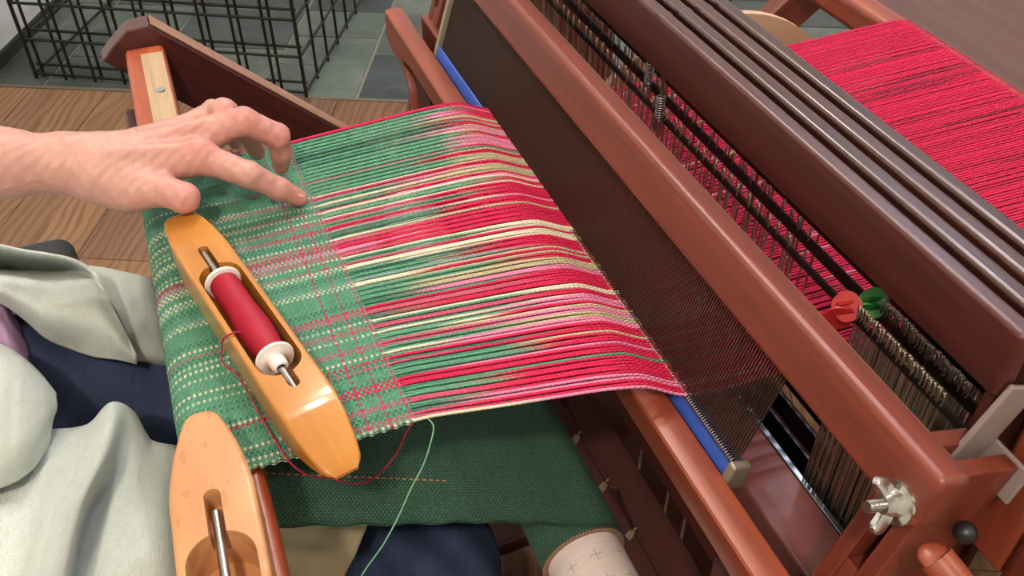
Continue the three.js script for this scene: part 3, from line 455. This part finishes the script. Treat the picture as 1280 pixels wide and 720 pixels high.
// ---------------------------------------------------------------- the weaver
function surfaceNet(field, lo, hi, cell) {
  const n = [0, 1, 2].map(k => Math.ceil((hi[k] - lo[k]) / cell) + 1), [nx, ny, nz] = n, F = new Float32Array(nx * ny * nz), id = (i, j, k) => (k * ny + j) * nx + i;
  for (let k = 0; k < nz; k++) for (let j = 0; j < ny; j++) for (let i = 0; i < nx; i++) F[id(i, j, k)] = field(lo[0] + i * cell, lo[1] + j * cell, lo[2] + k * cell);
  const vid = new Int32Array(nx * ny * nz).fill(-1), pos = [], idx = [], E = [];
  for (let c = 0; c < 8; c++) for (const b of [1, 2, 4]) if (!(c & b)) E.push([c, c | b]);
  for (let k = 0; k < nz - 1; k++) for (let j = 0; j < ny - 1; j++) for (let i = 0; i < nx - 1; i++) {
    let s = 0; const v = []; for (let c = 0; c < 8; c++) { v[c] = F[id(i + (c & 1), j + ((c >> 1) & 1), k + ((c >> 2) & 1))]; if (v[c] < 0) s++; } if (s === 0 || s === 8) continue;
    let x = 0, y = 0, z = 0, m = 0; for (const [a, b] of E) if ((v[a] < 0) !== (v[b] < 0)) { const t = v[a] / (v[a] - v[b]); x += lerp(a & 1, b & 1, t); y += lerp((a >> 1) & 1, (b >> 1) & 1, t); z += lerp((a >> 2) & 1, (b >> 2) & 1, t); m++; }
    vid[id(i, j, k)] = pos.length / 3; pos.push(lo[0] + (i + x / m) * cell, lo[1] + (j + y / m) * cell, lo[2] + (k + z / m) * cell);
  }
  const quad = (a, b, c, d, f) => { if (a < 0 || b < 0 || c < 0 || d < 0) return; f ? idx.push(a, b, c, a, c, d) : idx.push(a, c, b, a, d, c); };
  for (let k = 1; k < nz - 1; k++) for (let j = 1; j < ny - 1; j++) for (let i = 1; i < nx - 1; i++) {
    const s = F[id(i, j, k)] < 0;
    if (s !== (F[id(i + 1, j, k)] < 0)) quad(vid[id(i, j - 1, k - 1)], vid[id(i, j, k - 1)], vid[id(i, j, k)], vid[id(i, j - 1, k)], s);
    if (s !== (F[id(i, j + 1, k)] < 0)) quad(vid[id(i - 1, j, k - 1)], vid[id(i - 1, j, k)], vid[id(i, j, k)], vid[id(i, j, k - 1)], s);
    if (s !== (F[id(i, j, k + 1)] < 0)) quad(vid[id(i - 1, j - 1, k)], vid[id(i, j - 1, k)], vid[id(i, j, k)], vid[id(i - 1, j, k)], s);
  }
  const g = new THREE.BufferGeometry(); g.setAttribute('position', new THREE.Float32BufferAttribute(pos, 3)); g.setIndex(idx);
  const no = new Float32Array(pos.length), e = cell * .6, uv = new Float32Array(pos.length / 3 * 2);
  for (let q = 0; q < pos.length; q += 3) { const [x, y, z] = [pos[q], pos[q + 1], pos[q + 2]]; let a = field(x + e, y, z) - field(x - e, y, z), b = field(x, y + e, z) - field(x, y - e, z), c = field(x, y, z + e) - field(x, y, z - e); const l = Math.hypot(a, b, c) || 1; no[q] = a / l; no[q + 1] = b / l; no[q + 2] = c / l; uv[q / 3 * 2] = x * 12 + z * 5; uv[q / 3 * 2 + 1] = y * 12 + z * 9; }
  g.setAttribute('normal', new THREE.BufferAttribute(no, 3)); g.setAttribute('uv', new THREE.BufferAttribute(uv, 2)); return g;
}
const smin = (a, b, k) => { const h = clamp(.5 + .5 * (b - a) / k); return lerp(b, a, h) - k * h * (1 - h); };
// bones: [x,y,z,r, x,y,z,r]
function capsules(bones, k) {
  const B = bones.map(b => { const [ax, ay, az, ra, bx, by, bz, rb] = b; return [ax, ay, az, ra, bx - ax, by - ay, bz - az, rb - ra, 1 / Math.max(1e-9, (bx - ax) ** 2 + (by - ay) ** 2 + (bz - az) ** 2)]; });
  return (x, y, z) => { let d = 1e3; for (const b of B) { const px = x - b[0], py = y - b[1], pz = z - b[2], t = clamp((px * b[4] + py * b[5] + pz * b[6]) * b[8]); const q = Math.hypot(px - b[4] * t, py - b[5] * t, pz - b[6] * t) - b[3] - b[7] * t; d = d > 500 ? q : smin(d, q, k); } return d; };
}
{
  const t = thing('person', 'person in a sage cardigan and navy trousers resting the left hand on the cloth', 'person', [-.5, 0, 0]);
  const off = g => g.translate(.5, 0, 0);
  // left hand
  const palm = capsules([[-.30, .838, -.092, .0285, -.21, .797, -.118, .0232], [-.21, .797, -.118, .0232, -.168, .787, -.118, .0192], [-.168, .787, -.116, .0190, -.148, .783, -.112, .0190], [-.172, .786, -.124, .0178, -.15, .781, -.128, .0175],
    [-.150, .781, -.110, .0180, -.080, .773, -.1125, .0124], [-.150, .782, -.118, .0180, -.068, .776, -.139, .0118], [-.150, .778, -.126, .0168, -.066, .771, -.165, .0108], [-.152, .775, -.132, .0150, -.071, .761, -.188, .0098],
    [-.152, .778, -.104, .0170, -.134, .770, -.0965, .0152], [-.136, .770, -.0965, .0145, -.122, .769, -.0915, .0122]], .010);
  const fingers = [
    [[-.080, .775, -.111, .0118, -.050, .763, -.0945, .0098], [-.050, .763, -.0945, .0098, -.030, .744, -.0955, .0086], [-.030, .744, -.0955, .0086, -.0165, .7305, -.098, .0068]],
    [[-.066, .779, -.138, .0118, -.043, .785, -.134, .0104], [-.043, .785, -.134, .0104, -.0205, .767, -.134, .0094], [-.0205, .767, -.134, .0094, -.0195, .748, -.139, .0084], [-.0195, .748, -.139, .0084, -.0215, .733, -.144, .0072]],
    [[-.066, .773, -.163, .0108, -.055, .786, -.152, .0098], [-.055, .786, -.152, .0098, -.041, .762, -.158, .009], [-.041, .762, -.158, .009, -.036, .733, -.171, .0072]],
    [[-.071, .763, -.186, .0098, -.062, .772, -.180, .009], [-.062, .772, -.180, .009, -.053, .748, -.188, .0078], [-.053, .748, -.188, .0078, -.051, .7305, -.198, .0065]],
    [[-.124, .769, -.0925, .0118, -.110, .769, -.0865, .0106], [-.110, .769, -.0865, .0106, -.0985, .7645, -.0795, .0118]]].map(f => capsules(f, .004));
  const knuckles = capsules([[-.079, .7815, -.111, .0085, -.079, .7815, -.111, .0085]], .001);
  const tendons = capsules([[-.14, .795, -.113, .0048, -.07, .789, -.137, .0032], [-.14, .793, -.120, .0046, -.07, .783, -.162, .003], [-.14, .796, -.106, .004, -.082, .785, -.111, .0028], [-.165, .8045, -.115, .0035, -.12, .798, -.125, .002]], .003);
  const handF = (x, y, z) => { let d = smin(palm(x, y, z), tendons(x, y, z), .007); d = smin(d, knuckles(x, y, z), .008); let m = 1e3; for (const f of fingers) m = Math.min(m, f(x, y, z)); return smin(d, m, .0055) + .00035 * Math.sin(x * 620 + z * 410) * Math.sin(z * 530 - y * 300); };
  const hand = surfaceNet(handF, [-.315, .715, -.215], [0, .875, -.055], .0026);
  // figure: torso, head, arms, legs (mostly outside the picture)
  const figure = capsules([[-.56, .60, -.02, .135, -.57, .80, -.02, .115], [-.57, .80, -.02, .115, -.545, 1.02, -.02, .125], [-.55, 1.09, -.13, .06, -.55, 1.09, .09, .06], [-.54, 1.08, -.02, .06, -.525, 1.20, -.02, .05],
    [-.545, 1.08, -.17, .05, -.46, .90, -.13, .042], [-.46, .90, -.13, .042, -.318, .8445, -.0925, .0265], [-.545, 1.08, .13, .05, -.56, .86, .20, .042], [-.56, .86, .20, .042, -.51, .765, .205, .030], [-.51, .765, .205, .030, -.46, .712, .20, .022],
    [-.54, .585, -.11, .082, -.06, .545, -.10, .058], [-.06, .545, -.10, .055, -.10, .10, -.11, .038], [-.54, .57, .08, .080, .02, .44, .085, .046], [.02, .44, .085, .045, -.02, .09, .08, .038], [-.11, .06, -.11, .034, .06, .04, -.12, .03], [-.03, .055, .08, .034, .13, .04, .09, .03]], .035);
  const headF = (() => { const a = capsules([[-.515, 1.30, -.02, .078, -.50, 1.345, -.02, .082], [-.49, 1.275, -.02, .058, -.475, 1.255, -.02, .045], [-.525, 1.16, -.02, .052, -.515, 1.27, -.02, .055]], .04), b = capsules([[-.425, 1.315, -.02, .008, -.405, 1.285, -.02, .011]], .01), c = capsules([[-.50, 1.30, -.105, .012, -.505, 1.285, -.103, .01], [-.50, 1.30, .065, .012, -.505, 1.285, .063, .01], [-.43, 1.252, -.035, .006, -.43, 1.252, -.005, .006], [-.428, 1.332, -.055, .008, -.425, 1.335, -.035, .008], [-.428, 1.332, .015, .008, -.425, 1.335, -.005, .008]], .006); return (x, y, z) => smin(smin(a(x, y, z), b(x, y, z), .012), c(x, y, z), .01); })();
  const rightHand = capsules([[-.49, .735, .205, .021, -.43, .693, .19, .014], [-.44, .692, .185, .010, -.375, .66, .175, .007], [-.44, .693, .195, .010, -.37, .66, .195, .007], [-.44, .693, .205, .010, -.375, .66, .212, .007], [-.445, .690, .215, .009, -.39, .66, .228, .006], [-.46, .70, .18, .011, -.425, .675, .155, .008]], .008);
  const bodyF = surfaceNet(figure, [-.75, .0, -.32], [.2, 1.3, .32], .012), head = surfaceNet(headF, [-.62, 1.12, -.13], [-.38, 1.45, .09], .005), rh = surfaceNet(rightHand, [-.54, .63, .13], [-.35, .79, .25], .004);
  const skinGeo = mergeGeometries([hand, bodyF, head, rh]); const p = skinGeo.attributes.position, col = new Float32Array(p.count * 3), tips = [[-.018, .731, -.098], [-.021, .735, -.143], [-.097, .763, -.079], [-.08, .785, -.111], [-.043, .79, -.134], [-.02, .768, -.134]];
  for (let i = 0; i < p.count; i++) { let m = 1; for (const q of tips) m = Math.min(m, Math.hypot(p.getX(i) - q[0], p.getY(i) - q[1], p.getZ(i) - q[2])); const k = Math.exp(-m / .016), c = mix3([.52, .275, .228], [.56, .20, .178], k); c.forEach((v, j) => col[i * 3 + j] = v); }
  skinGeo.setAttribute('color', new THREE.BufferAttribute(col, 3));
  const skinBump = texture(256, 256, (u, v) => .5 * fbm(u, v, 20, 20, 300, 4) + .5 * fbm(u, v, 6, 12, 310, 3), false);
  mesh('body', off(skinGeo), phys({ vertexColors: true, bumpMap: skinBump, bumpScale: .0010, roughness: .5, sheen: .2, sheenRoughness: .5, sheenColor: new THREE.Color(.8, .5, .45) }), t);
  const nail = (pos, rot, s) => { const m = mesh('fingernail', off(new THREE.SphereGeometry(1, 16, 10).scale(.0058 * s, .0012, .0046 * s).rotateZ(rot[2]).rotateX(rot[0]).rotateY(rot[1]).translate(...pos)), phys({ color: 0xd9a196, roughness: .3, clearcoat: .4 }), t); return m; };
  nail([-.0155, .7368, -.0955], [.45, .15, -.72], 1); nail([-.0135, .7385, -.1405], [.3, -.2, -1.45], .95);
  const hairF = capsules([[-.545, 1.32, -.02, .085, -.51, 1.375, -.02, .082], [-.57, 1.25, -.02, .07, -.545, 1.32, -.02, .085], [-.55, 1.24, -.08, .03, -.52, 1.36, -.08, .035], [-.55, 1.24, .04, .03, -.52, 1.36, .04, .035]], .03);
  tag(mesh('hair', off(surfaceNet(hairF, [-.68, 1.12, -.15], [-.40, 1.48, .12], .008)), std({ color: 0x6e5a48, roughness: .7 }), t), 'short brown hair');
  // clothes
  const rib = texture(128, 128, (u, v) => .5 + .35 * Math.sin(u * 2 * Math.PI * 32) + .15 * Math.sin(v * 2 * Math.PI * 50), false), knit = texture(256, 256, (u, v) => { const n = fbm(u, v, 40, 40, 200, 2), m = fbm(u, v, 5, 5, 201); const q = .93 + .1 * n + .06 * (m - .5); return [206 * q, 215 * q, 209 * q]; });
  const sage = phys({ map: knit, bumpMap: rib, bumpScale: .0005, roughness: .95, sheen: .3, sheenRoughness: .6, sheenColor: new THREE.Color(.6, .65, .58), side: THREE.DoubleSide });
  const navyMap = texture(256, 256, (u, v) => { const q = .85 + .3 * fbm(u, v, 30, 30, 210, 3); return [34 * q, 46 * q, 76 * q]; });
  const navy = std({ map: navyMap, roughness: .85 });
  const legsF = capsules([[-.54, .595, -.11, .098, -.06, .552, -.105, .068], [-.06, .55, -.105, .066, -.10, .14, -.11, .055], [-.54, .575, .08, .094, .02, .445, .085, .055], [.02, .445, .085, .055, -.02, .14, .08, .05], [-.57, .62, -.02, .14, -.57, .72, -.02, .125]], .03);
  const folds = (x, y, z) => legsF(x, y, z) + .004 * Math.sin((x * 1.0 + z * 1.4) * 70 + Math.sin(z * 40) * 1.2) * smooth(-.45, -.3, x) + .002 * Math.sin(x * 150 - z * 90);
  mesh('trousers', off(surfaceNet(folds, [-.76, .07, -.28], [.14, .90, .26], .009)), navy, t);
  const shoesF = capsules([[-.12, .045, -.115, .042, .07, .035, -.125, .034], [-.04, .045, .08, .042, .14, .035, .09, .034]], .01); mesh('shoes', off(surfaceNet(shoesF, [-.18, -.0, -.18], [.2, .11, .15], .008)), M.rubber, t);
  const cardF = capsules([[-.565, .66, -.02, .155, -.575, .82, -.02, .132], [-.575, .82, -.02, .132, -.55, 1.02, -.02, .14], [-.555, 1.09, -.13, .07, -.555, 1.09, .09, .07], [-.55, 1.085, -.175, .062, -.46, .90, -.135, .056], [-.46, .90, -.135, .056, -.385, .87, -.115, .05], [-.55, 1.085, .135, .062, -.565, .86, .205, .056], [-.565, .86, .205, .056, -.515, .78, .208, .045]], .03);
  const card = mesh('cardigan', off(surfaceNet((x, y, z) => Math.max(cardF(x, y, z), x > -.41 ? x + .36 : -1), [-.78, .52, -.30], [-.33, 1.2, .32], .01)), sage, t); tag(card, 'sage green knitted cardigan');
  // draped cloth from rows of points, given a thickness
  function drape(rows, nu, nv, th, uvs = [14, 14], wr = 0) {
    const R = rows.length, K = rows[0].length, cr = rows.map(r => new THREE.CatmullRomCurve3(r.map(p => V(...p)), false, 'centripetal')), P = [];
    for (let j = 0; j <= nv; j++) { const c = new THREE.CatmullRomCurve3(cr.map(q => q.getPoint(j / nv)), false, 'centripetal'); for (let i = 0; i <= nu; i++) { const p = c.getPoint(i / nu); p.y += wr * (Math.sin(i / nu * 13 + j / nv * 9) + Math.sin(i / nu * 7 - j / nv * 15)); P.push(p); } }
    const g0 = new THREE.BufferGeometry(); const idx = [], W = nu + 1; for (let j = 0; j < nv; j++) for (let i = 0; i < nu; i++) { const a = j * W + i; idx.push(a, a + 1, a + W, a + 1, a + W + 1, a + W); } g0.setAttribute('position', new THREE.Float32BufferAttribute(P.flatMap(p => [p.x, p.y, p.z]), 3)); g0.setIndex(idx); g0.computeVertexNormals(); const no = g0.attributes.normal, pos = [], uv = [], ix = [...idx], N = P.length;
    for (let s = 0; s < 2; s++) P.forEach((p, q) => { const e = s ? -th / 2 : th / 2; pos.push(p.x + no.getX(q) * e, p.y + no.getY(q) * e, p.z + no.getZ(q) * e); uv.push((q % W) / nu * uvs[0], Math.floor(q / W) / nv * uvs[1]); });
    for (let q = 0; q < idx.length; q += 3) ix.push(idx[q] + N, idx[q + 2] + N, idx[q + 1] + N);
    const edge = (a, b) => ix.push(a, b, a + N, b, b + N, a + N); for (let i = 0; i < nu; i++) { edge(i + 1, i); edge(nv * W + i, nv * W + i + 1); } for (let j = 0; j < nv; j++) { edge(j * W, j * W + W); edge((j + 1) * W + nu, j * W + nu); }
    const g = new THREE.BufferGeometry(); g.setAttribute('position', new THREE.Float32BufferAttribute(pos, 3)); g.setAttribute('uv', new THREE.Float32BufferAttribute(uv, 2)); g.setIndex(ix); g.computeVertexNormals(); g.userData.at = (a, b) => P[Math.round(b * nv) * W + Math.round(a * nu)].clone().add(V(0, .0008, 0)); return g;
  }
  const flap = [[[-.46, .78, -.19], [-.47, .68, -.22], [-.46, .76, -.14], [-.46, .76, -.12], [-.46, .72, -.09]], [[-0.293, 0.710, -0.177], [-0.328, 0.630, -0.256], [-0.299, 0.690, -0.155], [-0.298, 0.690, -0.141], [-0.301, 0.680, -0.138]], [[-0.242, 0.705, -0.155], [-0.270, 0.625, -0.240], [-0.247, 0.690, -0.133], [-0.243, 0.700, -0.107], [-0.250, 0.680, -0.118]], [[-0.226, 0.702, -0.147], [-0.252, 0.622, -0.233], [-0.231, 0.685, -0.130], [-0.229, 0.695, -0.096], [-0.236, 0.670, -0.105]], [[-0.209, 0.700, -0.138], [-0.231, 0.625, -0.220], [-0.216, 0.680, -0.129], [-0.214, 0.690, -0.081], [-0.222, 0.660, -0.086]], [[-0.192, 0.690, -0.136], [-0.203, 0.650, -0.178], [-0.198, 0.675, -0.131], [-0.198, 0.685, -0.076], [-0.208, 0.650, -0.080]], [[-0.182, 0.680, -0.131], [-0.184, 0.672, -0.133], [-0.183, 0.678, -0.113], [-0.183, 0.680, -0.071], [-0.192, 0.648, -0.067]], [[-0.172, 0.672, -0.096], [-0.171, 0.672, -0.086], [-0.170, 0.672, -0.074], [-0.171, 0.667, -0.058], [-0.175, 0.648, -0.057]], [[-0.163, 0.655, -0.054], [-0.163, 0.655, -0.051], [-0.162, 0.653, -0.051], [-0.163, 0.650, -0.050], [-0.163, 0.645, -0.052]]];
  const tail = [[[-.202, .635, -.203], [-.188, .635, -.145], [-.180, .630, -.092], [-.18, .62, -.08]], [[-.169, .640, -.176], [-.162, .645, -.118], [-.163, .640, -.070], [-.166, .615, -.082]], [[-.147, .640, -.158], [-.147, .645, -.097], [-.149, .635, -.065], [-.152, .610, -.080]], [[-.138, .625, -.165], [-.1385, .63, -.115], [-.14, .62, -.07], [-.143, .605, -.085]]];
  const main = [[[-.46, .70, -.02], [-.455, .73, .02], [-.45, .75, .08], [-.44, .75, .13], [-.43, .70, .21]], [[-0.295, 0.650, -0.026], [-0.282, 0.680, 0.012], [-0.276, 0.690, 0.065], [-0.272, 0.700, 0.105], [-0.274, 0.690, 0.172]], [[-0.230, 0.640, -0.010], [-0.223, 0.665, 0.019], [-0.222, 0.685, 0.075], [-0.228, 0.690, 0.112], [-0.238, 0.690, 0.186]], [[-0.203, 0.640, -0.005], [-0.196, 0.670, 0.029], [-0.197, 0.700, 0.091], [-0.206, 0.712, 0.128], [-0.222, 0.710, 0.204]], [[-0.181, 0.660, 0.001], [-0.174, 0.690, 0.036], [-0.180, 0.708, 0.091], [-0.194, 0.714, 0.131], [-0.212, 0.710, 0.208]], [[-0.170, 0.650, 0.003], [-0.168, 0.675, 0.031], [-0.182, 0.676, 0.082], [-0.199, 0.672, 0.105], [-0.215, 0.675, 0.186]], [[-0.166, 0.635, 0.011], [-0.163, 0.662, 0.041], [-0.169, 0.670, 0.087], [-0.180, 0.675, 0.119], [-0.192, 0.680, 0.198]], [[-0.163, 0.630, 0.017], [-0.159, 0.655, 0.044], [-0.158, 0.665, 0.091], [-0.160, 0.670, 0.126], [-0.166, 0.670, 0.203]], [[-0.147, 0.620, 0.021], [-0.145, 0.645, 0.048], [-0.148, 0.640, 0.082], [-0.150, 0.635, 0.117], [-0.154, 0.625, 0.181]]];
  const fold = [[[-.46, .74, -.09], [-.46, .77, -.06], [-.45, .79, .02], [-.45, .78, .08], [-.45, .74, .12]], [[-.33, .69, -.08], [-.33, .71, -.05], [-.32, .72, .02], [-.32, .72, .07], [-.32, .70, .09]], [[-.252, .680, -.069], [-.245, .700, -.041], [-.240, .710, .021], [-.238, .715, .068], [-.242, .700, .089]], [[-.239, .670, -.062], [-.229, .700, -.022], [-.223, .720, .044], [-.225, .720, .077], [-.233, .700, .086]], [[-.230, .660, -.053], [-.221, .690, -.014], [-.214, .710, .038], [-.217, .710, .065], [-.225, .695, .076]], [[-.221, .650, -.035], [-.214, .675, -.005], [-.213, .680, .009], [-.215, .680, .021], [-.220, .675, .040]]];
  const shirt = [[[-.46, .76, -.16], [-.46, .77, -.11], [-.46, .74, -.04]], [[-.32, .70, -.16], [-.32, .70, -.11], [-.32, .69, -.05]], [[-.257, .670, -.143], [-.256, .675, -.111], [-.252, .680, -.058]], [[-.248, .660, -.126], [-.245, .672, -.088], [-.243, .675, -.057]], [[-.243, .645, -.112], [-.240, .650, -.089], [-.239, .650, -.073]]];
  const under = [[[-.12, .575, .06], [-.12, .57, .09], [-.12, .56, .12]], [[-.093, .572, .071], [-.096, .562, .093], [-.102, .552, .116]], [[-.062, .577, .087], [-.068, .567, .107], [-.077, .555, .128]], [[-.025, .565, .090], [-.043, .555, .110], [-.061, .545, .128]]];
  const piece = (name, rows, nu, nv, uvs, wr, mat = sage) => { const g = drape(rows, nu, nv, .0026, uvs, wr), at = g.userData.at; g.userData = {}; mesh(name, off(g), mat, card); return at; };
  const atFlap = piece('cardigan_front', flap, 70, 70, [5, 7], .0005), atTail = piece('cardigan_hem', tail, 40, 40, [5, 5], .0007), atMain = piece('cardigan_front', main, 80, 80, [9, 7], .0006);
  piece('cardigan_fold', fold, 50, 50, [5, 7], .0006); piece('cardigan_hem', under, 30, 30, [5, 5], .0006, phys({ color: 0xb9ab8c, bumpMap: rib, bumpScale: .0005, roughness: .95 }));
  const seam = (at, f) => { for (const d of [0, .012]) { const pts = []; for (let k = 0; k <= 16; k++) { const [a, b] = f(k / 16, d); pts.push(at(clamp(a), clamp(b))); } mesh('band_seam', off(tube(pts, .0006, 60, 6)), sage, card); } };
  seam(atFlap, (q, d) => [.40 + .6 * q, .49 + .13 * q + d]); seam(atTail, (q, d) => [.62 - .12 * q + d, .2 + .8 * q]); seam(atMain, (q, d) => [.36 + d + .05 * Math.sin(q * 5), .3 + .7 * q]);
  tag(mesh('shirt', off(drape(shirt, 30, 30, .002, [4, 4], .001)), std({ color: 0xa684aa, roughness: .85 }), t), 'lavender shirt edge under the cardigan');
}
scene.traverse(o => { if (o.isMesh) o.castShadow = o.receiveShadow = true; });
renderer.render(scene, camera);
